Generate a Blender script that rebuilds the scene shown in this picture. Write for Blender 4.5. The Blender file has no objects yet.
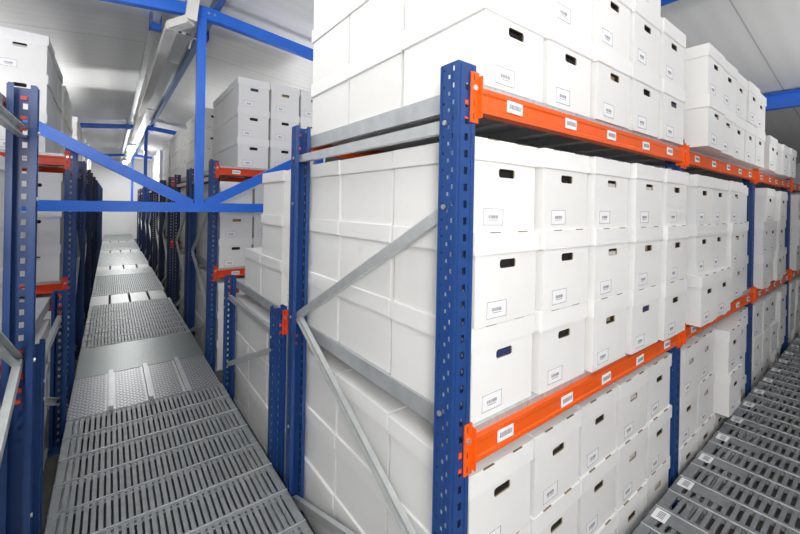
import bpy, bmesh, math, random
from mathutils import Vector, Matrix
R = random.Random(11)
scn = bpy.context.scene
COL = scn.collection
PI = math.pi

# ------------------------------------------------------------------ materials
def mat(name, color, rough=0.5, metal=0.0, noise=0.0, nscale=8.0, bump=0.0, vary=0.0, stretch=None, spec=None):
    m = bpy.data.materials.new(name); m.use_nodes = True
    nt = m.node_tree; b = nt.nodes['Principled BSDF']
    b.inputs['Base Color'].default_value = (*color, 1); b.inputs['Roughness'].default_value = rough
    b.inputs['Metallic'].default_value = metal
    if spec is not None: b.inputs['Specular IOR Level'].default_value = spec
    src = None
    if noise or bump:
        tc = nt.nodes.new('ShaderNodeTexCoord'); n = nt.nodes.new('ShaderNodeTexNoise')
        n.inputs['Scale'].default_value = nscale; n.inputs['Detail'].default_value = 4
        if stretch:
            mp = nt.nodes.new('ShaderNodeMapping'); mp.inputs['Scale'].default_value = stretch
            nt.links.new(tc.outputs['Object'], mp.inputs['Vector']); nt.links.new(mp.outputs['Vector'], n.inputs['Vector'])
        else:
            nt.links.new(tc.outputs['Object'], n.inputs['Vector'])
        if noise:
            mx = nt.nodes.new('ShaderNodeMix'); mx.data_type = 'RGBA'
            lo = tuple(c * (1 - noise) for c in color); hi = tuple(min(1, c * (1 + noise)) for c in color)
            mx.inputs[6].default_value = (*lo, 1); mx.inputs[7].default_value = (*hi, 1)
            nt.links.new(n.outputs['Fac'], mx.inputs[0]); nt.links.new(mx.outputs[2], b.inputs['Base Color']); src = mx.outputs[2]
        if bump:
            bp = nt.nodes.new('ShaderNodeBump'); bp.inputs['Strength'].default_value = bump; bp.inputs['Distance'].default_value = 0.01
            nt.links.new(n.outputs['Fac'], bp.inputs['Height']); nt.links.new(bp.outputs['Normal'], b.inputs['Normal'])
    if vary:
        oi = nt.nodes.new('ShaderNodeObjectInfo'); mr = nt.nodes.new('ShaderNodeMapRange')
        mr.inputs['To Min'].default_value = 1 - vary; mr.inputs['To Max'].default_value = 1.0
        nt.links.new(oi.outputs['Random'], mr.inputs['Value'])
        mu = nt.nodes.new('ShaderNodeMix'); mu.data_type = 'RGBA'; mu.blend_type = 'MULTIPLY'; mu.inputs[0].default_value = 1
        if src: nt.links.new(src, mu.inputs[6])
        else: mu.inputs[6].default_value = (*color, 1)
        cc = nt.nodes.new('ShaderNodeCombineColor')
        for k in range(3): nt.links.new(mr.outputs['Result'], cc.inputs[k])
        nt.links.new(cc.outputs[0], mu.inputs[7]); nt.links.new(mu.outputs[2], b.inputs['Base Color'])
    return m

CARD = mat('white_cardboard', (0.80, 0.795, 0.78), 0.75, noise=0.015, nscale=20, vary=0.05, spec=0.2)
LIDM = mat('white_cardboard_lid', (0.825, 0.82, 0.805), 0.75, noise=0.015, nscale=18, vary=0.05, spec=0.2)
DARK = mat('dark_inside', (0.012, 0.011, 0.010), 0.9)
TAN = mat('raw_cardboard', (0.36, 0.26, 0.14), 0.9, noise=0.2, nscale=30)
SLIT = mat('cut_cardboard_edge', (0.20, 0.14, 0.08), 0.9, noise=0.2, nscale=40)
PAPER = mat('paper_stack', (0.55, 0.53, 0.50), 0.9, noise=0.3, nscale=120, stretch=(1, 1, 8))
NAVY = mat('navy_folder', (0.02, 0.03, 0.12), 0.6)
LABEL = mat('label_paper', (0.84, 0.84, 0.85), 0.6)
INK = mat('label_ink', (0.20, 0.20, 0.23), 0.7)
BLUE = mat('blue_powder_coat', (0.013, 0.054, 0.205), 0.38, noise=0.10, nscale=6)
BLUE_SHADED = mat('blue_powder_coat_shaded', (0.008, 0.026, 0.095), 0.4, noise=0.1, nscale=6)  # same blue paint, with the shade on distant racks put into the colour
ORANGE_DIM = mat('orange_powder_coat_dim', (0.70, 0.050, 0.006), 0.42, noise=0.1, nscale=5)  # orange beam paint again, weaker light on the other racks coloured in
PBLUE = mat('bright_blue_paint', (0.02, 0.15, 0.70), 0.35, noise=0.08, nscale=5)
ORANGE = mat('orange_powder_coat', (0.84, 0.105, 0.003), 0.42, noise=0.10, nscale=5)
GALV = mat('galvanised_steel', (0.60, 0.62, 0.62), 0.36, 0.45, noise=0.18, nscale=22, bump=0.05)
GALVD = mat('galvanised_deck', (0.52, 0.54, 0.55), 0.40, 0.4, noise=0.22, nscale=14, stretch=(6, 1, 1))
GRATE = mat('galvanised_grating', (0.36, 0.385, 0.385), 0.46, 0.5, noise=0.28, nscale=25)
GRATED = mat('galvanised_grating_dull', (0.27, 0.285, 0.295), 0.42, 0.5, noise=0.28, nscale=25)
DUCT = mat('beige_plastic_duct', (0.62, 0.61, 0.58), 0.5, noise=0.04)
BOLT = mat('zinc_bolt', (0.7, 0.71, 0.72), 0.3, 0.8, noise=0.1)
CONC = mat('dark_concrete', (0.12, 0.116, 0.11), 0.85, noise=0.3, nscale=5, bump=0.15)
WALL = mat('white_panel_wall', (0.80, 0.80, 0.81), 0.6, noise=0.03, nscale=1.5)

def sheet_mat(name, base, dark, sx, sy, mort, offset=0.5, rough=0.36, metal=0.6, bw=0.5, bh=0.25):
    m = bpy.data.materials.new(name); m.use_nodes = True
    nt = m.node_tree; b = nt.nodes['Principled BSDF']; b.inputs['Roughness'].default_value = rough; b.inputs['Metallic'].default_value = metal
    tc = nt.nodes.new('ShaderNodeTexCoord'); mp = nt.nodes.new('ShaderNodeMapping'); mp.inputs['Scale'].default_value = (sx, sy, 1)
    br = nt.nodes.new('ShaderNodeTexBrick'); br.offset = offset; br.inputs['Scale'].default_value = 1.0
    br.inputs['Brick Width'].default_value = bw; br.inputs['Row Height'].default_value = bh
    br.inputs['Mortar Size'].default_value = mort; br.inputs['Mortar Smooth'].default_value = 0.2
    br.inputs['Color1'].default_value = (*dark, 1); br.inputs['Color2'].default_value = (*dark, 1); br.inputs['Mortar'].default_value = (*base, 1)
    nt.links.new(tc.outputs['Object'], mp.inputs['Vector']); nt.links.new(mp.outputs['Vector'], br.inputs['Vector'])
    nt.links.new(br.outputs['Color'], b.inputs['Base Color'])
    bp = nt.nodes.new('ShaderNodeBump'); bp.inputs['Strength'].default_value = 0.4; bp.inputs['Distance'].default_value = 0.01
    nt.links.new(br.outputs['Fac'], bp.inputs['Height']); nt.links.new(bp.outputs['Normal'], b.inputs['Normal'])
    return m
SLOTSHEET = sheet_mat('slotted_sheet', (0.55, 0.56, 0.57), (0.10, 0.10, 0.105), 12, 10, 0.07)
TREAD = sheet_mat('fine_tread_sheet', (0.42, 0.45, 0.44), (0.22, 0.25, 0.24), 22, 20, 0.06)
PLAIN = mat('plain_steel_sheet', (0.42, 0.43, 0.43), 0.42, 0.5, noise=0.12, nscale=10)

def ceiling_mat():
    m = bpy.data.materials.new('ceiling_panels'); m.use_nodes = True
    nt = m.node_tree; b = nt.nodes['Principled BSDF']; b.inputs['Roughness'].default_value = 0.5; b.inputs['Metallic'].default_value = 0.0
    tc = nt.nodes.new('ShaderNodeTexCoord')
    w = nt.nodes.new('ShaderNodeTexWave'); w.wave_type = 'BANDS'; w.bands_direction = 'Y'; w.inputs['Scale'].default_value = 2.2
    w.inputs['Distortion'].default_value = 0.3; w.inputs['Detail'].default_value = 2
    nt.links.new(tc.outputs['Object'], w.inputs['Vector'])
    sp = nt.nodes.new('ShaderNodeSeparateXYZ'); nt.links.new(tc.outputs['Object'], sp.inputs[0])
    md = nt.nodes.new('ShaderNodeMath'); md.operation = 'PINGPONG'; md.inputs[1].default_value = 0.575
    nt.links.new(sp.outputs['Y'], md.inputs[0])
    lt = nt.nodes.new('ShaderNodeMath'); lt.operation = 'LESS_THAN'; lt.inputs[1].default_value = 0.006
    nt.links.new(md.outputs[0], lt.inputs[0])
    r = nt.nodes.new('ShaderNodeMix'); r.data_type = 'RGBA'
    r.inputs[6].default_value = (0.78, 0.78, 0.77, 1); r.inputs[7].default_value = (0.81, 0.81, 0.80, 1)
    nt.links.new(w.outputs['Fac'], r.inputs[0])
    q = nt.nodes.new('ShaderNodeMix'); q.data_type = 'RGBA'; q.inputs[7].default_value = (0.5, 0.5, 0.49, 1)
    nt.links.new(lt.outputs[0], q.inputs[0]); nt.links.new(r.outputs[2], q.inputs[6])
    nt.links.new(q.outputs[2], b.inputs['Base Color'])
    return m
CEIL = ceiling_mat()
def emis(name, c, s):
    m = bpy.data.materials.new(name); m.use_nodes = True; b = m.node_tree.nodes['Principled BSDF']
    b.inputs['Emission Color'].default_value = (*c, 1); b.inputs['Emission Strength'].default_value = s
    return m
GLOW = emis('lit_tube', (1, 1, 1), 9.0)

# ------------------------------------------------------------------ helpers
class MB:
    """collects faces with material slots, built as ONE mesh"""
    def __init__(s): s.v = []; s.f = []; s.m = []; s.mats = []
    def mi(s, m):
        if m not in s.mats: s.mats.append(m)
        return s.mats.index(m)
    def quad(s, a, b, c, d, m):
        i = len(s.v); s.v += [a, b, c, d]; s.f.append((i, i+1, i+2, i+3)); s.m.append(s.mi(m))
    def box(s, x0, x1, y0, y1, z0, z1, m):
        i = len(s.v)
        s.v += [(x0,y0,z0),(x1,y0,z0),(x1,y1,z0),(x0,y1,z0),(x0,y0,z1),(x1,y0,z1),(x1,y1,z1),(x0,y1,z1)]
        for f in ((0,3,2,1),(4,5,6,7),(0,1,5,4),(1,2,6,5),(2,3,7,6),(3,0,4,7)):
            s.f.append(tuple(i+k for k in f)); s.m.append(s.mi(m))
    def bar(s, p, q, prof, m, up=(0,0,1)):
        """sweep a closed 2D profile from p to q"""
        p = Vector(p); q = Vector(q); t = (q-p).normalized(); u = Vector(up)
        a = t.cross(u)
        if a.length < 1e-5: a = t.cross(Vector((1,0,0)))
        a.normalize(); u = a.cross(t).normalized(); n = len(prof); i = len(s.v)
        for e in (p, q):
            for (x, y) in prof: s.v.append(tuple(e + a*x + u*y))
        for k in range(n):
            k2 = (k+1) % n
            s.f.append((i+k, i+k2, i+n+k2, i+n+k)); s.m.append(s.mi(m))
        s.f.append(tuple(i+k for k in reversed(range(n)))); s.m.append(s.mi(m))
        s.f.append(tuple(i+n+k for k in range(n))); s.m.append(s.mi(m))
    def cyl(s, p, q, r, m, n=10):
        s.bar(p, q, [(r*math.cos(2*PI*k/n), r*math.sin(2*PI*k/n)) for k in range(n)], m)
    def perf(s, o, u, length, z0, z1, cols, m):
        """upright strip from o along u with columns of holes: (pos,width,hole_h,pitch,offset)"""
        o = Vector(o); u = Vector(u).normalized(); cols = sorted(cols)
        P = lambda d, z: tuple((o + u*d)[:2]) + (z,)
        x = 0.0
        for (c, w, h, p, off) in cols:
            a, b = c-w/2, c+w/2
            if a > x: s.quad(P(x,z0), P(a,z0), P(a,z1), P(x,z1), m)
            z = z0; k = z0 + off
            while k + h < z1 - 0.01:
                s.quad(P(a,z), P(b,z), P(b,k), P(a,k), m); z = k + h; k += p
            s.quad(P(a,z), P(b,z), P(b,z1), P(a,z1), m)
            x = b
        s.quad(P(x,z0), P(length,z0), P(length,z1), P(x,z1), m)
    def mesh(s, name, bevel=0.0):
        me = bpy.data.meshes.new(name); me.from_pydata(s.v, [], s.f)
        for m in s.mats: me.materials.append(m)
        me.polygons.foreach_set('material_index', s.m)
        bm = bmesh.new(); bm.from_mesh(me)
        bmesh.ops.remove_doubles(bm, verts=bm.verts, dist=1e-5) if bevel else None
        if bevel:
            bmesh.ops.bevel(bm, geom=[e for e in bm.edges], offset=bevel, segments=2, affect='EDGES', clamp_overlap=True)
        bmesh.ops.recalc_face_normals(bm, faces=bm.faces)
        bm.to_mesh(me); bm.free(); me.update()
        return me
    def build(s, name, parent=None, bevel=0.0):
        return ob(name, s.mesh(name, bevel), parent)

def ob(name, me, parent=None, loc=None):
    o = bpy.data.objects.new(name, me); COL.objects.link(o)
    if parent: o.parent = parent
    if loc: o.location = loc
    return o
def tag(o, label, cat, group=None, kind=None):
    o['label'] = label; o['category'] = cat
    if group: o['group'] = group
    if kind: o['kind'] = kind
    return o
def thing(name, label, cat, loc=(0,0,0), rz=0, group=None):
    o = bpy.data.objects.new(name, None); COL.objects.link(o); o.location = loc; o.rotation_euler.z = rz
    o.empty_display_size = 0.05
    return tag(o, label, cat, group)
def struct(name, mb):
    o = mb.build(name); o['kind'] = 'structure'; return o
def dup(o, loc, rz, label, group):
    c = o.copy(); COL.objects.link(c); c.location = loc; c.rotation_euler.z = rz; c['label'] = label
    if group: c['group'] = group
    for ch in list(o.children):
        d = ch.copy(); COL.objects.link(d); d.parent = c
        for g in list(ch.children):
            e = g.copy(); COL.objects.link(e); e.parent = d
    return c
ORD = ['first','second','third','fourth','fifth','sixth','seventh','eighth','ninth','tenth','eleventh','twelfth','thirteenth',
       'fourteenth','fifteenth','sixteenth','seventeenth','eighteenth','nineteenth','twentieth']

# ------------------------------------------------------------------ dimensions (metres)
ZF = -0.22            # concrete floor; the walkway gratings lie at z = 0
W = 1.85              # bay width
D = 1.28              # frame depth
PW, PD = 0.077, 0.072  # upright section
Z1, Z2 = 0.823, 1.880 # beam tops
DT = 0.022            # deck thickness above the beams
H = 0.298; BW, BD = 0.320, 0.418; LW, LD = 0.338, 0.432; LH = 0.072
ZTOP = 1.95
XL = -1.03            # aisle face of the left hand racks

# ------------------------------------------------------------------ archive box
def lid_mesh(variant):
    b = MB(); x, y = LW/2, 0; y0, y1 = -0.006, LD-0.006
    z0, z1 = H-LH, H
    b.box(-x, x, y0, y1, z0, z1, LIDM)
    me = b.mesh('lid', 0.0025)
    b = MB()
    # folded slits along the front edge of the lid
    b.box(-0.025, 0.025, y0-0.0008, y0+0.0045, z1-0.0026, z1+0.0004, SLIT)
    return me, b.mesh('lid_slit')
def body_mesh():
    b = MB(); x = BW/2; z1 = H-LH+0.003; hx, ha, hb = 0.042, 0.178, 0.207; c = 0.008; y = 0.0
    P = lambda X, Z: (X, y, Z)
    # front wall with a rounded rectangular hand hole
    b.quad(P(-x,0), P(x,0), P(x,ha), P(-x,ha), CARD)
    b.quad(P(-x,ha), P(-hx,ha), P(-hx,hb), P(-x,hb), CARD)
    b.quad(P(hx,ha), P(x,ha), P(x,hb), P(hx,hb), CARD)
    b.quad(P(-x,hb), P(x,hb), P(x,z1), P(-x,z1), CARD)
    for sx in (-1, 1):
        for za, s in ((ha, 1), (hb, -1)):
            b.quad(P(sx*hx, za), P(sx*(hx-c), za), P(sx*(hx-c*0.35), za+s*c*0.35), P(sx*hx, za+s*c), CARD)
    # remaining walls
    b.quad((-x,BD,0),(-x,0,0),(-x,0,z1),(-x,BD,z1), CARD); b.quad((x,0,0),(x,BD,0),(x,BD,z1),(x,0,z1), CARD)
    b.quad((x,BD,0),(-x,BD,0),(-x,BD,z1),(x,BD,z1), CARD); b.quad((-x,BD,0),(x,BD,0),(x,0,0),(-x,0,0), CARD)
    b.quad((-x,0,z1),(x,0,z1),(x,BD,z1),(-x,BD,z1), CARD)
    return b.mesh('box_body')
def hole_mesh(m, frac=1.0):
    b = MB(); hx, ha, hb = 0.042, 0.178, 0.207; d = 0.02
    if frac < 1: b.box(-hx, hx, 0.006, d, ha, ha+(hb-ha)*frac, m)
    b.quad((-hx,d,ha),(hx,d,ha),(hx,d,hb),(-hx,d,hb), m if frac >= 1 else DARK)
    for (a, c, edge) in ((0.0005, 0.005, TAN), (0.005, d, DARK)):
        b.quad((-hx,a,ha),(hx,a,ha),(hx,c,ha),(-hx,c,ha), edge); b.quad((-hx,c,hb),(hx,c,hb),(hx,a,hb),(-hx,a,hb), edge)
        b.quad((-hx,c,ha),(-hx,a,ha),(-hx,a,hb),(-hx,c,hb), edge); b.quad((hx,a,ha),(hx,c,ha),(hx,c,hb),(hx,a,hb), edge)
    return b.mesh('hand_hole')
def label_mesh(seed, cx):
    r = random.Random(seed); b = MB(); w, h = 0.098, 0.054; y = -0.0012; cz = 0.047; t = 0.0016
    x0, x1, z0, z1 = cx-w/2, cx+w/2, cz-h/2, cz+h/2
    b.box(x0, x1, y, 0.001, z0, z1, LABEL)
    for (a, c, e, f) in ((x0,x1,z0,z0+t),(x0,x1,z1-t,z1),(x0,x0+t,z0,z1),(x1-t,x1,z0,z1)):
        b.box(a, c, y-0.0005, y, e, f, INK)
    x = cx-0.024
    while x < cx+0.024:
        k = r.choice([0.002, 0.003, 0.004]); b.box(x, x+k, y-0.0005, y, cz-0.005, cz+0.006, INK); x += k + r.choice([0.002, 0.003])
    b.box(cx-0.022, cx+0.022, y-0.0005, y, cz-0.011, cz-0.009, INK)
    return b.mesh('paper_label')
LIDS = lid_mesh(0); BODY = body_mesh()
HOLES = {'dark': hole_mesh(DARK), 'tan': hole_mesh(TAN), 'paper': hole_mesh(PAPER, 0.55), 'navy': hole_mesh(NAVY, 0.8)}
LABS = [label_mesh(k, c) for k, c in enumerate((-0.062, -0.055, -0.068, -0.058))]
NB = [0]
BOXES = []
def archive_box(x, y, z, rz, label, group, hole=None, front=True, small=False, sc=1.0):
    """x centre, y front face, z bottom"""
    NB[0] += 1
    t = thing('archive_box', label, 'box', (x, y, z), rz, group)
    t.scale.z = sc
    ob('box_body', BODY, t); lid = ob('box_lid', LIDS[0], t)
    if not small:
        for c in (-0.075, 0.075): ob('lid_slit', LIDS[1], lid, (c+jr(0.004), 0, 0))
    if front:
        ob('hand_hole', HOLES[hole or R.choices(['dark','tan','paper','navy'], [7, 1.5, 2, 1])[0]], t)
        l = ob('paper_label', R.choice(LABS), t)
        l.rotation_euler.y = R.uniform(-0.05, 0.05) * 0.4
    return t
def jr(a=0.006): return R.uniform(-a, a)

# ------------------------------------------------------------------ uprights, frames, beams, decks
_up = {}
def upright_mesh(top, detail=True, BLUE=BLUE):
    """open channel facing +Y, origin at the outer front corner, x 0..PW"""
    key = (top, detail, BLUE.name)
    if key in _up: return _up[key]
    b = MB(); z0 = 0.008; z1 = top-ZF
    pit = 0.05
    holes_front = [(0.0385, 0.014, 0.022, pit, 0.03)] if detail else [(0.042, 0.012, 0.018, pit, 0.03)]
    b.perf((0,0,0), (1,0,0), PW, z0, z1, holes_front, BLUE)
    hs = [(0.018, 0.006, 0.014, pit, 0.035), (0.036, 0.0075, 0.011, pit, 0.015), (0.058, 0.006, 0.006, pit, 0.04)] if detail else [(0.04, 0.012, 0.018, pit, 0.03)]
    # side walls with a shallow groove in the middle
    b.perf((0,0,0), (0,1,0), PD, z0, z1, hs, BLUE); b.perf((PW,0,0), (0,1,0), PD, z0, z1, hs, BLUE)
    for x0, x1 in ((0, 0.016), (PW-0.016, PW)):
        b.box(x0, x1, PD-0.002, PD, z0, z1, BLUE)
    for x in (-0.0035, PW):                       # rolled ribs that give the section its folded look
        b.box(x, x+0.0035, 0.024, 0.029, z0, z1-0.004, BLUE)
        b.box(x, x+0.0035, 0.066, PD, z0, z1-0.004, BLUE)
    for xr in (0.010, 0.058): b.box(xr, xr+0.009, -0.003, 0, z0, z1-0.01, BLUE)
    _up[key] = b.mesh('upright'); return _up[key]
def base_mesh():
    b = MB(); b.box(-0.0035, PW+0.0035, -0.03, PD+0.03, 0, 0.008, BLUE)
    b.cyl((PW/2, -0.016, 0.008), (PW/2, -0.016, 0.02), 0.009, BOLT)
    return b.mesh('base_plate')
BASE = base_mesh()
CH = [(-0.02,-0.012),(0.02,-0.012),(0.02,0.012),(0.016,0.012),(0.016,-0.008),(-0.016,-0.008),(-0.016,0.012),(-0.02,0.012)]
def brace(p, q):
    b = MB(); b.bar(p, q, [(y, x) for x, y in CH], GALV, up=(0,0,1)); return b.mesh('brace')
FR = {}
_b = MB(); _b.cyl((0,0,0), (0.0055,0,0), 0.008, BOLT, 8); BOLTM = _b.mesh('brace_bolt')
def frame(x, y0, top, label, low=False, detail=True, group='blue rack frames', paint=None):
    """upright frame: two uprights and galvanised braces; x = low X side, y0 = front"""
    t = thing('upright_frame', label, 'rack frame', (x, y0, ZF), 0, group)
    um = upright_mesh(top, detail, paint or BLUE)
    a = ob('upright', um, t); ob('base_plate', BASE, a)
    c = ob('upright', um, t, (PW, D, 0)); c.rotation_euler.z = PI; ob('base_plate', BASE, c)
    key = top
    if key not in FR:
        ya, yb = 0.05, D-0.05; xc = PW/2; L = []
        zz = [1.52, 0.90, 0.30, -0.12] if not low else [0.62, 0.12]
        if not low: L.append(('horizontal_brace', brace((xc, ya, 1.772-ZF), (xc, yb, 1.772-ZF))))
        else: L.append(('horizontal_brace', brace((xc, ya, 0.70-ZF), (xc, yb, 0.70-ZF))))
        for k in range(len(zz)-1):
            p = (xc, ya if k % 2 == 0 else yb, zz[k]-ZF); q = (xc, yb if k % 2 == 0 else ya, zz[k+1]-ZF)
            L.append(('diagonal_brace', brace(p, q)))
        FR[key] = L
    for n, me in FR[key]:
        ob(n, me, t)
    if detail and y0 < 3:
        for yy in (0.047, D-0.047):
            for z in ([1.772, 1.52, 0.9, 0.3] if not low else [0.7, 0.62]):
                ob('brace_bolt', BOLTM, t, ((-0.0085 if x >= 0 else PW+0.003), yy, z-ZF))
    return t
def beam_meshes(ORANGE):
    b = MB(); h = 0.074; th = 0.038
    # stepped box beam: rebate at the top back, two pressed ridges on the face
    prof = [(0,0),(th,0),(th,h-0.016),(th-0.014,h-0.016),(th-0.014,h),(0,h)]
    pts = [(0.0,0.0),(0.0,0.012),(0.004,0.018),(0.004,h-0.02),(0.0,h-0.014),(0.0,h),(th-0.014,h),(th-0.014,h-0.016),(th,h-0.016),(th,0.0)]
    n = len(pts); i = 0
    x0, x1 = PW+0.004, W-0.004
    for x in (x0, x1):
        for (y, z) in pts: b.v.append((x, y-0.018, z-h))
    for k in range(n):
        k2 = (k+1) % n; b.f.append((k, k2, n+k2, n+k)); b.m.append(b.mi(ORANGE))
    bm_ = b.mesh('beam_profile')
    def conn(sg):
        c = MB(); X = lambda a, b_: (min(sg*a, sg*b_), max(sg*a, sg*b_))
        c.box(*X(-0.030, 0.004), -0.0085, -0.0045, -0.106, 0.046, ORANGE)       # plate lying on the upright's face
        c.box(*X(0.0005, 0.0045), -0.024, 0.018, -0.092, 0.034, ORANGE)          # welded cheek at the beam's end
        c.cyl((sg*-0.014,-0.0085,-0.002), (sg*-0.014,-0.014,-0.002), 0.009, BOLT, 10)
        for z in (-0.088, -0.045, 0.03):
            c.box(*X(-0.044, -0.026), 0.0008, 0.012, z-0.008, z+0.006, ORANGE)
            c.box(*X(-0.0185, -0.0155), -0.0089, -0.0084, z-0.009, z+0.009, DARK)
        return c.mesh('end_connector')
    con = conn(1); d = conn(-1)
    return bm_, con, d
BEAMS = {'o': beam_meshes(ORANGE), 'r': beam_meshes(ORANGE_DIM)}
def sticker():
    r = random.Random(5); b = MB(); b.box(-0.040, 0.040, -0.0195, -0.0165, -0.054, -0.016, LABEL)
    x = -0.03
    while x < 0.03:
        k = r.choice([0.002,0.003,0.004]); b.box(x, x+k, -0.020, -0.0195, -0.042, -0.026, INK); x += k+0.003
    return b.mesh('location_sticker')
STK = sticker()
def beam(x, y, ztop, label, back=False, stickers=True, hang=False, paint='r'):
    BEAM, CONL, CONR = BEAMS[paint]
    t = thing('load_beam', label, 'rack beam', (x, y, ztop), 0, 'orange rack beams')
    if back:
        t.location.x = x + W + PW; t.rotation_euler.z = PI
    ob('beam_profile', BEAM, t)
    a = ob('end_connector', CONL, t, (PW, 0, 0)); c = ob('end_connector', CONR, t, (W, 0, 0))
    if stickers and not back:
        for k in range(5):
            s = ob('location_sticker', STK, t, (PW+0.172+k*0.35+jr(0.02), 0, jr(0.004) - (0.0 if not hang else 0.0)))
            s.rotation_euler.y = jr(0.03)
    return t
def deck_mesh():
    b = MB(); n = 0
    w = (W-PW-0.02)/6
    # one folded tray: top sheet, two lips down, small rib
    b.box(0, w-0.003, 0.001, D-0.001, 0, DT-0.004, GALVD)
    b.box(0, 0.003, 0.045, D-0.045, -0.045, 0, GALVD); b.box(w-0.006, w-0.003, 0.045, D-0.045, -0.045, 0, GALVD)
    b.box(0.003, 0.02, 0.045, D-0.045, -0.045, -0.042, GALVD); b.box(w-0.023, w-0.006, 0.045, D-0.045, -0.045, -0.042, GALVD)
    b.box(w*0.5-0.01, w*0.5+0.01, 0.045, D-0.045, -0.012, 0, GALVD)
    b.box(0, w-0.003, 0.0, 0.012, DT-0.004, DT, GALVD); b.box(0, w-0.003, D-0.012, D, DT-0.004, DT, GALVD)
    b.box(0, w-0.003, 0.012, D-0.012, DT-0.004, DT-0.001, GALVD)
    return b.mesh('deck_tray'), w
DECK, DWID = deck_mesh()
def deck(x, y, zbeam, label):
    t = thing('shelf_deck', label, 'shelf', (x+PW+0.01, y, zbeam), 0, 'galvanised shelf decks')
    for k in range(6): ob('deck_tray', DECK, t, (k*DWID, 0, 0.0005))
    return t

AIS = 'right aisle'
bayname = ['nearest bay', 'second bay', 'third bay', 'fourth bay']
# ================================================================== main rack along the right aisle
for k in range(5):
    frame(k*W, 0, ZTOP, ['tall blue rack frame at the near corner, braced beside open box ends',
        'blue rack frame between first and second bay of the right aisle',
        'blue rack frame between second and third bay of the right aisle',
        'blue rack frame between third and fourth bay of the right aisle',
        'blue rack frame at far end of the right aisle rack'][k], detail=(k < 2))
for k in range(4):
    for z, nm in ((Z2, 'upper'), (Z1, 'lower')):
        beam(k*W, 0, z, f'orange {nm} front beam with white stickers, {bayname[k]} of right aisle', paint='o')
        if k == 0: beam(k*W, D, z, f'orange {nm} rear beam behind the boxes of the nearest bay', back=True, paint='o')
        deck(k*W, 0, z, f'galvanised {nm} shelf deck, {bayname[k]} of right aisle')
ROWN = ['bottom', 'middle', 'top']
LEV = {0: 'floor level', 1: 'middle shelf', 2: 'upper shelf'}
ZB = {0: -0.205, 1: Z1+DT+0.001, 2: Z2+DT+0.001}
def rowname(r, n): return ['bottom row', 'middle row', 'top row'][r] if n == 3 else (['bottom row', 'top row'][r] if n == 2 else 'single row')
def pallet_base(x, y, label):
    b = MB()
    b.box(0, W-PW-0.02, 0.002, D-0.002, -0.013, 0, GALVD)
    o = b.build('floor_deck'); o.location = (x+PW+0.01, y, -0.206); return tag(o, label, 'shelf', 'galvanised shelf decks')
holes0 = {(1,2,0):'dark',(1,2,1):'dark',(1,2,2):'paper',(1,2,3):'paper',(1,2,4):'tan',(1,1,0):'dark',(1,1,1):'dark',(1,1,2):'paper',(1,1,3):'tan',(1,1,4):'tan',
          (1,0,0):'navy',(1,0,1):'dark',(1,0,2):'tan',(1,0,3):'navy',(1,0,4):'dark'}
COLN = ['nearest', 'second', 'third', 'fourth', 'farthest']
def supports(x, y, w, label):
    pass
for bay in range(4):
    bx = bay*W
    for lev in range(3):
        if lev == 0:
            pallet_base(bx, 0, f'low galvanised floor deck under boxes, {bayname[bay]} of right aisle')
        nrows = 3
        for c in range(5):
            x = bx + PW + 0.010 + 0.169 + 0.349*c
            if lev == 2 and bay == 0: x = 0.118 + 0.171 + 0.346*c
            if lev == 2 and bay > 0: x = bx + PW + 0.008 + 0.169 + 0.3425*c
            nr = 3
            if lev == 2: nr = [3, 2, 1, 0][bay] if not (bay == 0 and c == 4) else 2
            if lev == 2 and bay == 2 and c == 4: nr = 0
            if lev == 0 and bay == 3: nr = 3
            for r in range(nr):
                y = 0.012 - 0.016*c + jr(0.004)
                if lev == 1 and r == 1: y -= 0.006
                if bay == 0 and lev == 0: y = 0.014 + jr(0.006)
                if bay == 0 and lev == 2: y = 0.012 - 0.008*c + jr(0.004)
                if bay == 1:
                    y = [-0.055, -0.05, -0.075, -0.03, 0.02][c] + jr(0.01)
                    if lev == 1 and r == 0: y = [-0.09, -0.085, -0.03, -0.02, 0.02][c]
                    if lev == 2: y = -0.105 + jr(0.006) if c == 0 else -0.085 + jr(0.012)
                    if lev == 0: y = [0.0, 0.005, -0.075, 0.0, 0.02][c] + jr(0.008)
                    if lev == 0 and r == 0: y = max(y, 0.0)
                    if lev == 0 and c == 3: y = -0.05 + jr(0.01) if r == 2 else 0.01
                if bay >= 2:
                    y = [-0.06, -0.03, -0.05, -0.01, 0.02][c] + jr(0.02)
                    if lev == 0: y = [-0.01, -0.03, -0.01, -0.04, 0.02][c] + jr(0.015) + (0.03 if r == 0 else 0)
                    if lev == 2: y = -0.08 + jr(0.015)
                h = holes0.get((lev, r, c)) if bay == 0 else None
                lab = f'white archive box, {rowname(r, nr)}, {COLN[c]} column, {LEV[lev]}, {bayname[bay]} of right aisle'
                sc = 1.07 if (bay == 0 and lev == 2) else 1.0
                archive_box(x, y, ZB[lev]+r*H*sc, jr(0.006), lab, f'archive boxes in the {bayname[bay]}', h, small=(bay > 1 or lev == 2), sc=sc)
# boxes behind, seen through the open end of the nearest bay
for lev in range(3):
    for d in (1, 2):
        for r in range(3):
            x = PW + 0.010 + 0.169 if lev < 2 else 0.118+0.171
            x += jr(0.003) + (0.006 if d == 1 else 0.003)
            y = 0.022 + 0.4345*d + (0.0 if lev < 2 else 0.002)
            sc = 1.07 if lev == 2 else 1.0
            archive_box(x, y, ZB[lev]+r*H*sc, jr(0.003), f'white archive box, {rowname(r,3)}, {["","middle","rear"][d]} stack at open rack end, {LEV[lev]}, nearest bay',
                        'archive boxes at the open end of the nearest bay', 'dark', small=True, sc=sc)

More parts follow.
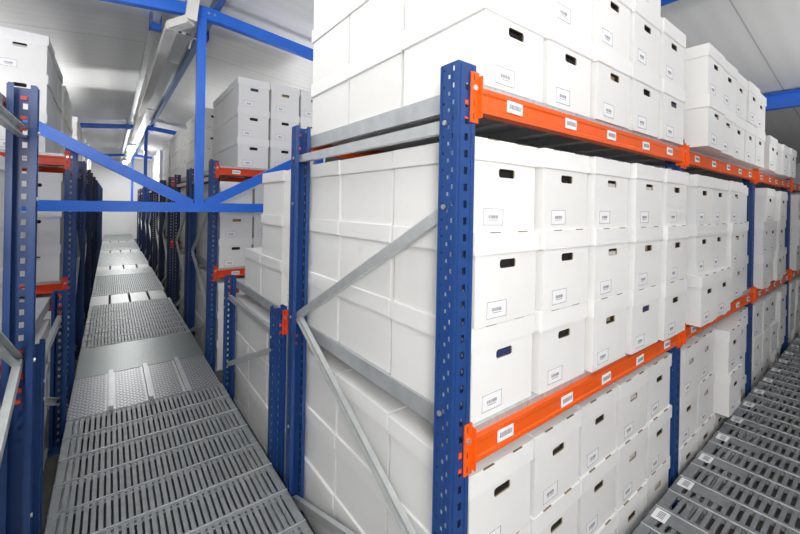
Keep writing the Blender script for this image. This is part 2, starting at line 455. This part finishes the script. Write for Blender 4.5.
# ================================================================== low racks behind, both sides of the cross aisle
YL = 1.50
frame(0, YL, 0.885, 'short blue rack frame behind the tall corner rack, right of walkway', low=True)
frame(XL-PW, YL, 0.885, 'short blue rack frame left of walkway, beyond the tall left frame', low=True)
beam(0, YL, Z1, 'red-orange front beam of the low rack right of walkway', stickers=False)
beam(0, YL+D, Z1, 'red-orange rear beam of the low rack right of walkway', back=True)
deck(0, YL, Z1, 'galvanised top deck of low rack right of walkway, carrying white boxes')
pallet_base(0, YL, 'low galvanised floor deck under the low rack right of walkway')
xb = PW + 0.012 + 0.172
for d in range(3):
    for r in range(3):
        archive_box(xb+jr(0.006), YL-0.003+0.4338*d, ZB[0]+r*H, jr(0.006), f'white archive box, {rowname(r,3)}, {["front","middle","rear"][d]} stack under the low rack right of walkway',
                    'archive boxes under the low rack')
for d, r in ((0,0),(0,1),(0,2),(1,0)):
    archive_box(xb+jr(0.006), YL+(0.16 if d == 0 else 0.60), ZB[1]+r*H, jr(0.006),
        f'white archive box, {rowname(r,3)} of {"near" if d==0 else "far"} stack on the low rack right of walkway' if d == 0 else 'lone white archive box at far end of low rack right of walkway',
        'archive boxes on the low rack')
def lbeam(y, z, lab, back=False): return beam(XL-W-PW, y, z, lab, back)
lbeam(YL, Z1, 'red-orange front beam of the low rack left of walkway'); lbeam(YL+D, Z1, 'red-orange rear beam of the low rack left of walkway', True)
deck(XL-W-PW, YL, Z1, 'empty galvanised top deck of the low rack left of walkway')
frame(XL-W-PW, YL, 0.885, 'short blue rack frame at outer end of the left low rack', low=True, detail=False)
pallet_base(XL-W-PW, YL, 'low galvanised floor deck under the low rack left of walkway')
xlb = XL - PW - 0.012 - 0.172
for d in range(3):
    for r in range(3):
        archive_box(xlb+jr(0.004), YL-0.003+0.4338*d, ZB[0]+r*H, jr(0.006), f'white archive box, {rowname(r,3)}, {["front","middle","rear"][d]} stack under the low rack left of walkway',
                    'archive boxes under the left low rack')

for d in range(2):
    for r in range(3):
        archive_box(xlb-0.13+jr(0.004), YL+0.03+0.434*d, ZB[1]+r*H, jr(0.006), f'white archive box, {rowname(r,3)}, {["front","rear"][d]} stack on the low rack left of walkway',
                    'archive boxes on the left low rack', small=True)

# ================================================================== near left rack, seen at the picture's left edge
frame(XL-PW, 0, ZTOP, 'tall blue rack frame at left picture edge with orange hooks in its holes')
frame(XL-W-PW, 0, ZTOP, 'tall blue rack frame at outer end of the near left rack', detail=False)
for z, nm in ((Z2, 'upper'), (Z1, 'lower')):
    lbeam(D, z, f'red-orange {nm} rear beam of the near left rack', True)
    lbeam(0, z, f'red-orange {nm} front beam of the near left rack')
    deck(XL-W-PW, 0, z, f'galvanised {nm} shelf deck of the near left rack')
pallet_base(XL-W-PW, 0, 'low galvanised floor deck of the near left rack')
for lev in (0, 1):
    for r in range(3):
        archive_box(xlb-0.02+jr(0.004), 0.845, ZB[lev]+r*H, jr(0.006), f'white archive box, {rowname(r,3)}, {LEV[lev]}, rear end of the near left rack',
                    'archive boxes in the near left rack')

# ================================================================== racks further along the cross aisle
# stacks of the distant racks that stand wholly behind other things are left out
HIDDEN = set('''0l0010 0l0011 0l0012 0l0020 0l0021 0l0022 0l1022 0r0200 0r0201 0r0202 0r1200 0r1201 0r1202 1l0010 1l0011 1l0012 1l0020 1l0021 1l0022 1l1010 1l1011 1l1012 1l1020 1l1021 1l1022 1r0010 1r0011 1r0012 1r1002 1r1010 1r1011 1r1012 2l1000 2l1001 2l1002 2l1010 2l1011 2l1012 2l1020 2l1021 2l1022 2r1010 2r1011 2r1012 3l1000 3l1001 3l1002 3l1010 3l1011 3l1012 3l1020 3l1021 3l1022 3r1010 3r1011 3r1012 3r1020 3r1021 3r1022 4l2010 4l2011 4l2012'''.split())
rows = [(3.45, 'first tall rack beyond the blue truss'), (4.90, 'second tall rack beyond the blue truss'), (6.90, 'third tall rack beyond the blue truss'),
        (8.35, 'fourth tall rack beyond the blue truss'), (10.3, 'fifth tall rack beyond the blue truss'), (11.75, 'sixth tall rack beyond the blue truss'),
        (13.7, 'seventh tall rack beyond the blue truss'), (15.15, 'eighth tall rack beyond the blue truss')]
short = ['first rack', 'second rack', 'third rack', 'fourth rack', 'fifth rack', 'sixth rack', 'seventh rack', 'eighth rack']
for i, (y, nm) in enumerate(rows):
    for side in ('right', 'left'):
        x = 0 if side == 'right' else XL-PW
        bx = 0 if side == 'right' else XL-W-PW
        sd = f'{side} of walkway'
        frame(x, y, ZTOP, f'blue frame of the {nm}, {sd}', detail=(i < 1), group='distant blue rack frames', paint=(BLUE_SHADED if i >= 1 else None))
        if i < 4:
            for z, ln in ((Z2, 'upper'), (Z1, 'lower')):
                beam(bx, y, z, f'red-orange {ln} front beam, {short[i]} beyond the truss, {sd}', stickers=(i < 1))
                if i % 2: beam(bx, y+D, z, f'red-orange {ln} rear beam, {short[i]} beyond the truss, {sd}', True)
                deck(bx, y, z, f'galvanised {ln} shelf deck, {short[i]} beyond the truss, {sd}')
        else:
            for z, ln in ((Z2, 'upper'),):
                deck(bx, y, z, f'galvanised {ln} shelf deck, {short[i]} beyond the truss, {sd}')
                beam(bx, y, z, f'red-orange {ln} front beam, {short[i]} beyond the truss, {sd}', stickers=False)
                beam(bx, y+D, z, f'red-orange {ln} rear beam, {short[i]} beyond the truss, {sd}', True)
        if i >= 6: continue
        for lev in range(3):
            if i > 3 and lev != 2: continue
            if lev == 0 and i > 1: continue
            sg = 1 if side == 'right' else -1
            edge = (PW + 0.012) if side == 'right' else (XL - PW - 0.012)
            ncol = (3 if side == 'right' else 2) if i == 0 else 1
            if lev == 0: pallet_base(bx, y, f'low galvanised floor deck, {short[i]} beyond the truss, {sd}')
            off = 0.0
            if lev == 2: off = 0.16 if i == 0 else 0.05
            if lev == 2 and side == 'left': off = 0.10
            sc = 1.065 if (lev == 2 and i == 0) else 1.0
            for r in range(3):
                for c in range(ncol):
                    for d in range(3 if c == 0 else 1):
                        if i > 3 and d > 1: continue
                        if f'{i}{side[0]}{lev}{c}{d}{r}' in HIDDEN: continue
                        xx = edge + sg*(0.172 + 0.345*c + off + (0.01 if d else 0)) + jr(0.002)
                        yy = y + 0.006 + 0.4342*d + jr(0.0006)
                        dn = ['front', 'middle', 'rear'][d]
                        cn = ['', 'second column, ', 'third column, '][c]
                        archive_box(xx, yy, ZB[lev]+r*H*sc, jr(0.0012), f'white archive box, {cn}{dn} {rowname(r,3)}, {LEV[lev]}, {short[i]} beyond truss, {side} side',
                                    f'archive boxes {side} of the walkway beyond the truss', small=True, front=(d == 0), sc=sc)

# ================================================================== walkway
def plank_mesh(length, width, m, slot=0.0145, pitch=0.030, small=True, lip=True):
    """slotted plank, length along X, width along Y"""
    b = MB(); t = 0.004; e = 0.014
    y_s0, y_s1 = e, width - e - (0.028 if small else 0.012)
    b.box(0, length, 0, y_s0, -t, 0, m); b.box(0, length, y_s1, y_s1+0.012, -t, 0, m)
    yb0 = y_s1+0.012
    if small: yb1 = yb0 + 0.014; b.box(0, length, yb1, width, -t, 0, m)
    else: b.box(0, length, yb0, width, -t, 0, m)
    n = int((length-0.05)//pitch); x = 0.0; s0 = (length - (n-1)*pitch)/2
    prev = 0.0
    for k in range(n):
        a = s0 + k*pitch - slot/2
        b.box(prev, a, y_s0, y_s1, -t, 0, m)
        # every slot edge is pressed down a little
        b.box(a-0.0015, a, y_s0, y_s1, -0.010, -t, m); b.box(a+slot, a+slot+0.0015, y_s0, y_s1, -0.010, -t, m)
        if small: b.box(prev, a, yb0, yb1, -t, 0, m)
        prev = a + slot
    b.box(prev, length, y_s0, y_s1, -t, 0, m)
    if small: b.box(prev, length, yb0, yb1, -t, 0, m)
    # folded long edges
    b.box(0, length, 0, 0.003, -0.03, 0.0045, LIP); b.box(0, length, width-0.003, width, -0.010, 0.001, m)
    b.box(0, 0.003, 0, width, -0.035, 0, m); b.box(length-0.003, length, 0, width, -0.035, 0, m)
    return b.mesh('plank_sheet')
LIP = mat('bright_folded_edge', (0.72, 0.74, 0.75), 0.3, 0.4, noise=0.08)
PL = plank_mesh(0.99, 0.243, GRATE, slot=0.0105, pitch=0.029)
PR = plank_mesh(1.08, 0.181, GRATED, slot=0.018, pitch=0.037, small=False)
WX0, WX1 = -1.02, -0.03
y = 2.65 - 0.246
k = 0
while y > -1.3:
    o = tag(ob('walkway_plank', PL, None, (WX0+jr(0.003), y, jr(0.002))), f'slotted galvanised walkway plank, {ORD[k]} on the near side of the aisle rails', 'grating plank', 'slotted planks of the cross aisle')
    y -= 0.246; k += 1
# planks of the right aisle run across it
RX0 = 0.0
lm = MB(); lm.box(-0.03, 0.03, -0.045, 0.045, 0.0, 0.0008, LABEL)
for q in range(5): lm.box(-0.016, 0.012, -0.03+q*0.012, -0.024+q*0.012, 0.0008, 0.0012, INK)
lm = lm.mesh('floor_label')
nn = 40
WN = lambda k: ('%s' % ORD[k]) if k < 20 else 'far'
for k in range(nn):
    x = RX0 + 0.1835*k
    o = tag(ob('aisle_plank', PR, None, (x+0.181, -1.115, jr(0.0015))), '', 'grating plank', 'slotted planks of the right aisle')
    o.rotation_euler.z = PI/2
    bay = min(3, int((x) // W)); idx = k - int(math.ceil(bay*W/0.1835 - 1e-6))
    lab = f'dull slotted floor plank, {ORD[max(0, idx)]} along the {bayname[bay]} of right aisle'
    if k % 2 == 1: lab += ', white label'
    o['label'] = lab
    if k % 2 == 1:
        l = ob('floor_label', lm, o, (1.035, 0.06, 0.0)); l['label'] = 'white paper label stuck at the rack end'
        ct = MB(); ct.box(0.86, 1.08, 0.016, 0.10, 0.0004, 0.0012, GRATED); c_ = ct.build('solid_end_sheet', o); 
        l.location.z = 0.0013

# aisle rail zones, tread sheets and open mesh alternate along the cross aisle
def slotted_zone(y0, y1, nm, far):
    n = 4; w = (WX1-WX0)/n
    for k in range(n):
        b = MB(); b.box(0, w-(0.03 if far else 0.012), 0, y1-y0-0.01, -0.006, 0, SLOTSHEET if not far else PLAIN)
        b.box(0, w-0.012, 0, 0.004, -0.03, -0.006, GALV); b.box(0, w-0.012, y1-y0-0.014, y1-y0-0.01, -0.03, -0.006, GALV)
        o = b.build('rail_cover_sheet'); o.location = (WX0+k*w, y0, 0)
        tag(o, f'{"bright plain" if far else "slotted"} steel sheet, {ORD[k]} from left in the {nm}', 'floor sheet', 'steel sheets between the floor rails')
    if not far:
        for k in range(3):
            b = MB(); L = y1-y0-0.02
            b.bar((0, 0, 0.001), (0, L, 0.001), [(-0.030,0),(0.030,0),(0.030,0.003),(0.018,0.003),(0.018,0.030),(-0.014,0.030),(-0.014,0.003),(-0.030,0.003)], GALV)
            o = b.build('floor_rail'); o.location = (WX0+(k+1)*w-0.006, y0+0.005, 0)
            tag(o, f'raised galvanised rail between slotted sheets, {ORD[k]} from left', 'rail', 'floor rails crossing the walkway')
def tread_zone(y0, y1, nm):
    b = MB(); b.box(0, WX1-WX0, 0, y1-y0-0.006, -0.006, 0.001, TREAD); b.box(0, WX1-WX0, 0, 0.004, -0.03, -0.006, GALV)
    b.box(0, WX1-WX0, y1-y0-0.01, y1-y0-0.006, -0.03, -0.006, GALV)
    o = b.build('tread_sheet'); o.location = (WX0, y0, 0); tag(o, f'solid fine-textured steel tread sheet {nm}', 'floor sheet')
def plank_zone(y0, y1, nm):
    n = 8; L = 0.2458
    for k in range(n):
        tag(ob('walkway_plank', PL, None, (WX0+jr(0.003), y0+k*L, jr(0.001))), f'slotted galvanised walkway plank, {ORD[k]} {nm}', 'grating plank', 'slotted planks of the cross aisle')
slotted_zone(2.66, 3.42, 'zone nearest the camera', False)
tread_zone(3.42, 4.245, 'just beyond the floor rails')
plank_zone(4.248, 6.215, 'beyond the near tread sheet')
slotted_zone(6.22, 6.90, 'second cross zone', True)
plank_zone(6.905, 8.995, 'beyond the second cross strip')
tread_zone(8.88, 9.68, 'before the third bright cross strip')
slotted_zone(9.68, 10.3, 'third cross zone', True)
tread_zone(10.3, 13.1, 'beyond the third bright cross strip')
slotted_zone(13.1, 13.7, 'fourth cross zone', True)
tread_zone(13.7, 16.5, 'beyond the fourth bright cross strip')
slotted_zone(16.5, 17.1, 'farthest cross zone', True)
tread_zone(17.1, 20.4, 'against the far end wall')
# carrying rails under the planks
def rail(p, q, label):
    b = MB(); h = -0.0315 - ZF
    b.bar(p, q, [(-0.02, 0), (0.02, 0), (0.02, 0.004), (-0.016, 0.004), (-0.016, h-0.004), (0.02, h-0.004), (0.02, h), (-0.02, h)], GALV)
    o = b.build('support_rail'); tag(o, label, 'rail', 'support rails under the gratings')
rail((WX0+0.06, -1.3, ZF), (WX0+0.06, 20.35, ZF), 'galvanised support rail under left edge of the cross aisle walkway')
rail((WX1-0.08, -1.3, ZF), (WX1-0.08, 20.35, ZF), 'galvanised support rail under right edge of the cross aisle walkway')
rail((0.1, -0.14, ZF), (7.3, -0.14, ZF), 'galvanised support rail under rack side of the right aisle planks')
rail((0.1, -1.0, ZF), (7.3, -1.0, ZF), 'galvanised support rail under far side of the right aisle planks')

# ================================================================== roof structure
RXc = -0.16                       # ridge x
ZR = 3.42; SL = 0.105
def zc(x): return ZR - SL*abs(x-RXc)
I_ = lambda w, h: [(-w/2,-h/2),(w/2,-h/2),(w/2,h/2),(-w/2,h/2)]
def portal(y, label, near):
    t = thing('portal_frame', label, 'roof frame', (0, y, 0), 0, 'blue portal frames carrying the roof')
    zr = ZR - 0.16
    for sx, e, n in ((1, 6.6, 'rafter'), (-1, -3.2, 'rafter')):
        b = MB(); b.bar((RXc, 0, zr), (e, 0, zr - SL*abs(e-RXc)), I_(0.07, 0.10), PBLUE)
        b.build('rafter', t)
    b = MB(); b.box(RXc-0.14, RXc+0.14, -0.042, 0.042, zr-0.065, zr+0.045, PBLUE)
    for sx in (-1, 1):
        for dx in (0.05, 0.10):
            b.cyl((RXc+sx*dx, -0.05, zr-0.01), (RXc+sx*dx, -0.042, zr-0.01), 0.010, BOLT, 8)
    b.build('ridge_plate', t)
    b = MB(); b.box(RXc-0.035, RXc+0.035, -0.035, 0.035, 1.43, zr-0.04, PBLUE); b.build('king_post', t)
    zt = 1.472
    b = MB(); b.box(-1.54, 1.05, -0.04, 0.04, zt-0.042, zt+0.042, PBLUE); b.build('tie_beam', t)
    if not near: return t
    b = MB(); b.bar((-1.32, 0, 2.10), (-0.22, 0, 1.50), I_(0.06, 0.085), PBLUE); b.build('diagonal_strut', t)
    b = MB(); b.bar((1.0, 0, 2.10), (-0.10, 0, 1.50), I_(0.06, 0.085), PBLUE); b.build('diagonal_strut', t)
    for x in (-1.52, 1.02):
        b = MB(); b.box(x-0.04, x+0.04, -0.04, 0.04, ZF, 2.14, PBLUE); b.box(x-0.08, x+0.08, -0.08, 0.08, ZF, ZF+0.01, PBLUE); b.build('column', t)
    return t
portal(3.11, 'bright blue portal frame with tie beam spanning the walkway at eye height', True)
portal(9.98, 'second blue portal frame, across the middle of the walkway roof', False)
portal(16.8, 'farthest blue portal frame near the white end wall', False)
CP = [(-0.03,-0.07),(0.03,-0.07),(0.03,-0.064),(-0.024,-0.064),(-0.024,0.064),(0.03,0.064),(0.03,0.07),(-0.03,0.07)]
GREYB = mat('grey_blue_purlin', (0.16, 0.24, 0.42), 0.4, 0.5, noise=0.12)
def purlin(x, label, m, cleats=True):
    t = thing('roof_purlin', label, 'roof beam', (x, 0, 0), 0, 'roof purlins along the walkway')
    b = MB(); z = zc(x) - 0.006 - 0.045; b.bar((0, -2.5, z), (0, 20.4, z), [(a, c*0.63) for a, c in CP], m); b.build('purlin_channel', t)
    for yy in (3.75, 10.5):
        b = MB(); b.box(-0.05, 0.05, yy-0.05, yy+0.05, z-0.10, z-0.052, PBLUE); b.box(-0.05, -0.043, yy-0.06, yy+0.06, z-0.10, z+0.05, PBLUE); b.box(0.043, 0.05, yy-0.06, yy+0.06, z-0.10, z+0.05, PBLUE)
        b.build('purlin_cleat', t)
purlin(-0.47, 'galvanised roof purlin with blue cleat, left of the ridge', GALV)
purlin(-0.04, 'grey blue roof purlin with blue cleat, right of the ridge', GREYB)
for x, nm, ww in ((2.25, 'blue longitudinal roof beam above second bay of right aisle', 0.17), (5.08, 'blue longitudinal roof beam above fourth bay of right aisle', 0.17)):
    b = MB(); z = zc(x) - 0.02 - ww/2
    h = ww/2
    b.bar((x, -2.5, z), (x, 3.06, z), [(-0.05,-h),(0.05,-h),(0.05,-h+0.012),(0.006,-h+0.012),(0.006,h-0.012),(0.05,h-0.012),(0.05,h),(-0.05,h),(-0.05,h-0.012),(-0.006,h-0.012),(-0.006,-h+0.012),(-0.05,-h+0.012)], PBLUE)
    tag(b.build('roof_beam'), nm, 'roof beam', 'blue longitudinal roof beams')
# cable duct (rises to the roof at its near end), cable tray and its cables
b = MB(); pts = [(-0.41, 20.3, 3.0), (-0.41, 2.95, 3.0), (-0.29, 2.83, 3.04), (-0.255, 2.80, zc(-0.255)-0.01)]
for p, q in zip(pts[:-1], pts[1:]): b.bar(p, q, I_(0.085, 0.065), DUCT, up=(0,0,1) if abs(p[2]-q[2]) < 0.1 else (0,1,0))
t = b.build('cable_duct'); tag(t, 'long beige cable duct under the roof, bending up before the portal frame', 'duct')
for yy in (6.0, 9.3, 13.0, 17.0):
    b = MB(); zt_ = zc(-0.41); b.box(-0.416, -0.404, yy-0.006, yy+0.006, 3.0325, zt_, GALV); b.build('duct_hanger', t)
t = thing('cable_tray', 'galvanised cable tray running under the ridge beside the beige duct', 'cable tray', (-0.275, 0, 0))
b = MB(); b.bar((0, 3.3, 3.09), (0, 20.3, 3.09), [(-0.06,0),(0.06,0),(0.06,0.045),(0.056,0.045),(0.056,0.004),(-0.056,0.004),(-0.056,0.045),(-0.06,0.045)], GALV); b.build('tray', t)
for yy in (4.2, 7.0, 10.6, 14.0, 18.0):
    b = MB(); zt_ = zc(-0.275)
    for sx in (-0.063, 0.063): b.box(sx-0.004, sx+0.004, yy-0.006, yy+0.006, 3.085, zt_, GALV)
    b.box(-0.063, 0.063, yy-0.006, yy+0.006, 3.082, 3.0895, GALV); b.build('tray_hanger', t)
for k, (dx, r) in enumerate(((-0.03, 0.012), (0.0, 0.016), (0.03, 0.011))):
    b = MB(); b.cyl((dx, 3.32, 3.0945+r), (dx, 20.2, 3.0945+r), r, [DARK, LABEL, DARK][k], 8); b.build('cable', t)
# white looped cable by the king post
cu = bpy.data.curves.new('white_cable', 'CURVE'); cu.dimensions = '3D'; cu.bevel_depth = 0.007; cu.bevel_resolution = 3
sp = cu.splines.new('BEZIER'); P3 = [(-0.195, 3.55, 3.06), (-0.18, 3.45, 3.13), (-0.13, 3.35, 3.06), (-0.10, 3.16, 2.95)]
sp.bezier_points.add(3)
for bp_, p in zip(sp.bezier_points, P3): bp_.co = p; bp_.handle_left_type = bp_.handle_right_type = 'AUTO'
cob = bpy.data.objects.new('loose_cable', cu); COL.objects.link(cob); cu.materials.append(LABEL)
dg = bpy.context.evaluated_depsgraph_get(); me = bpy.data.meshes.new_from_object(cob.evaluated_get(dg)); bpy.data.objects.remove(cob)
me.materials.clear(); me.materials.append(LABEL)
tag(ob('loose_cable', me), 'loose white cable looping beside the blue king post', 'cable')
# fluorescent lamps
lamps = [(-0.41, 10.35, 2.80), (-0.41, 14.6, 2.80), (-0.41, 17.8, 2.80)]
for k, (x, yy, z) in enumerate(lamps):
    t = thing('fluorescent_lamp', ['glowing ceiling lamp hanging just beyond the second portal frame', 'glowing ceiling lamp hanging halfway to the end wall', 'glowing ceiling lamp nearest the white end wall'][k], 'lamp', (x, yy, z), 0, 'ceiling lamps over the walkway')
    b = MB(); b.box(-0.08, 0.08, 0, 1.2, 0.045, 0.09, LABEL); b.build('lamp_housing', t)
    b = MB(); b.cyl((-0.035, 0.02, 0.02), (-0.035, 1.18, 0.02), 0.024, GLOW, 10); b.cyl((0.035, 0.02, 0.02), (0.035, 1.18, 0.02), 0.024, GLOW, 10); b.build('lamp_tube', t)
    b = MB()
    for yq in (0.2, 1.0): b.cyl((0, yq, 0.09), (0, yq, 2.9670-z), 0.005, BOLT, 6)
    b.build('lamp_hanger', t)

# ================================================================== shell
XW0, XW1, YW0, YW1 = -3.3, 9.2, -2.6, 20.5
b = MB(); b.box(XW0-0.1, XW1+0.1, YW0-0.1, YW1+0.1, ZF-0.1, ZF, CONC); struct('floor', b)
b = MB(); th = 0.05
for x0, x1 in ((XW0-0.1, RXc), (RXc, XW1+0.1)):
    a, c = zc(x0), zc(x1)
    v = [(x0,YW0-0.1,a),(x1,YW0-0.1,c),(x1,YW1+0.1,c),(x0,YW1+0.1,a)]
    i = len(b.v); b.v += v + [(p[0],p[1],p[2]+th) for p in v]
    for f in ((0,1,2,3),(7,6,5,4),(0,4,5,1),(1,5,6,2),(2,6,7,3),(3,7,4,0)): b.f.append(tuple(i+q for q in f)); b.m.append(b.mi(CEIL))
struct('ceiling', b)
def gable(name, y0, y1):
    b = MB(); pr = [(XW0-0.1, ZF), (XW1+0.1, ZF), (XW1+0.1, zc(XW1+0.1)), (RXc, ZR), (XW0-0.1, zc(XW0-0.1))]
    n = len(pr); b.v += [(x, y0, z) for x, z in pr] + [(x, y1, z) for x, z in pr]
    b.f.append(tuple(range(n))); b.m.append(b.mi(WALL)); b.f.append(tuple(reversed(range(n, 2*n)))); b.m.append(0)
    for k in range(n): k2 = (k+1) % n; b.f.append((k, k2, n+k2, n+k)); b.m.append(0)
    struct(name, b)
gable('wall_far', YW1, YW1+0.1); gable('wall_near', YW0-0.1, YW0)
b = MB(); b.box(XW0-0.1, XW0, YW0, YW1, ZF, zc(XW0), WALL); struct('wall_left', b)
b = MB(); b.box(XW1, XW1+0.1, YW0, YW1, ZF, zc(XW1), WALL); struct('wall_right', b)

# ================================================================== camera (level, with lens shift, slight roll)
CAM = Vector((-0.80, -0.782, 1.52))
f_px = 380.0; rho = 0.019
fw = Vector((math.cos(math.radians(52.7)), math.sin(math.radians(52.7)), 0)); rt = Vector((fw.y, -fw.x, 0)); up = Vector((0, 0, 1))
right = math.cos(rho)*rt + math.sin(rho)*up; upv = -math.sin(rho)*rt + math.cos(rho)*up
cd = bpy.data.cameras.new('camera'); cd.sensor_width = 36; cd.sensor_fit = 'HORIZONTAL'; cd.lens = f_px/800*36; cd.shift_y = -61/800; cd.clip_start = 0.02
cam = bpy.data.objects.new('camera', cd); COL.objects.link(cam)
M = Matrix((right, upv, -fw)).transposed().to_4x4(); M.translation = CAM; cam.matrix_world = M
scn.camera = cam

# ================================================================== light
def area(name, loc, target, size, power, color=(1,1,1), sy=None):
    l = bpy.data.lights.new(name, 'AREA'); l.energy = power; l.size = size; l.color = color
    if sy: l.shape = 'RECTANGLE'; l.size_y = sy
    o = bpy.data.objects.new(name, l); COL.objects.link(o); o.location = loc
    o.rotation_euler = (Vector(target)-Vector(loc)).to_track_quat('-Z', 'Y').to_euler(); return o
def lamp(name, loc, power, rad=0.1, color=(1,1,0.98)):
    l = bpy.data.lights.new(name, 'POINT'); l.energy = power; l.shadow_soft_size = rad; l.color = color
    o = bpy.data.objects.new(name, l); COL.objects.link(o); o.location = loc; return o
area('flash_light', (-1.35, -1.75, 1.95), (1.2, 0.7, 1.25), 0.5, 47, (1.0, 0.99, 0.97))
area('bounce_fill', (-1.3, -1.7, 1.9), (-1.3, -1.7, 3.5), 0.3, 100, (1.0, 0.99, 0.97))  # unseen upward fill, added to brighten the ceiling
for k, (x, yy, z) in enumerate(lamps):
    area('tube_light', (x, yy+0.6, z-0.03), (x, yy+0.6, 0), 0.15, 32, (1, 1, 0.98), 1.2)
    lamp('tube_glow', (x+0.16, yy+0.6, z-0.05), (26, 40, 60)[k], 0.06)
lamp('roof_fill_near', (-0.55, 1.2, 3.15), 28, 0.12)  # added fill light above the frame, no fixture there
area('ceiling_wash_left', (-2.1, 3.1, 1.9), (-2.1, 3.1, 3.4), 0.4, 15)  # ceiling washes are unseen uplights, added only to brighten the roof
area('ceiling_wash_back_left', (-2.2, 6.6, 1.9), (-2.2, 6.6, 3.4), 0.4, 40)
area('ceiling_wash_back_right', (2.0, 6.6, 1.9), (2.0, 6.6, 3.4), 0.4, 40)
area('ceiling_wash_right', (2.0, 3.1, 1.9), (2.0, 3.1, 3.4), 0.4, 22)
area('ceiling_wash_aisle', (3.8, -1.3, 1.4), (3.8, -1.3, 3.0), 0.4, 20)
lamp('roof_fill_aisle', (2.2, -1.7, 2.75), 8, 0.12)  # out-of-view fill added for the right aisle, no fixture there
w = bpy.data.worlds.new('world'); scn.world = w; w.use_nodes = True
w.node_tree.nodes['Background'].inputs[0].default_value = (0.9, 0.95, 1, 1); w.node_tree.nodes['Background'].inputs[1].default_value = 0.15
scn.view_settings.view_transform = 'Standard'
scn.view_settings.look = 'None'
scn.view_settings.exposure = 0.0
print('boxes', NB[0])
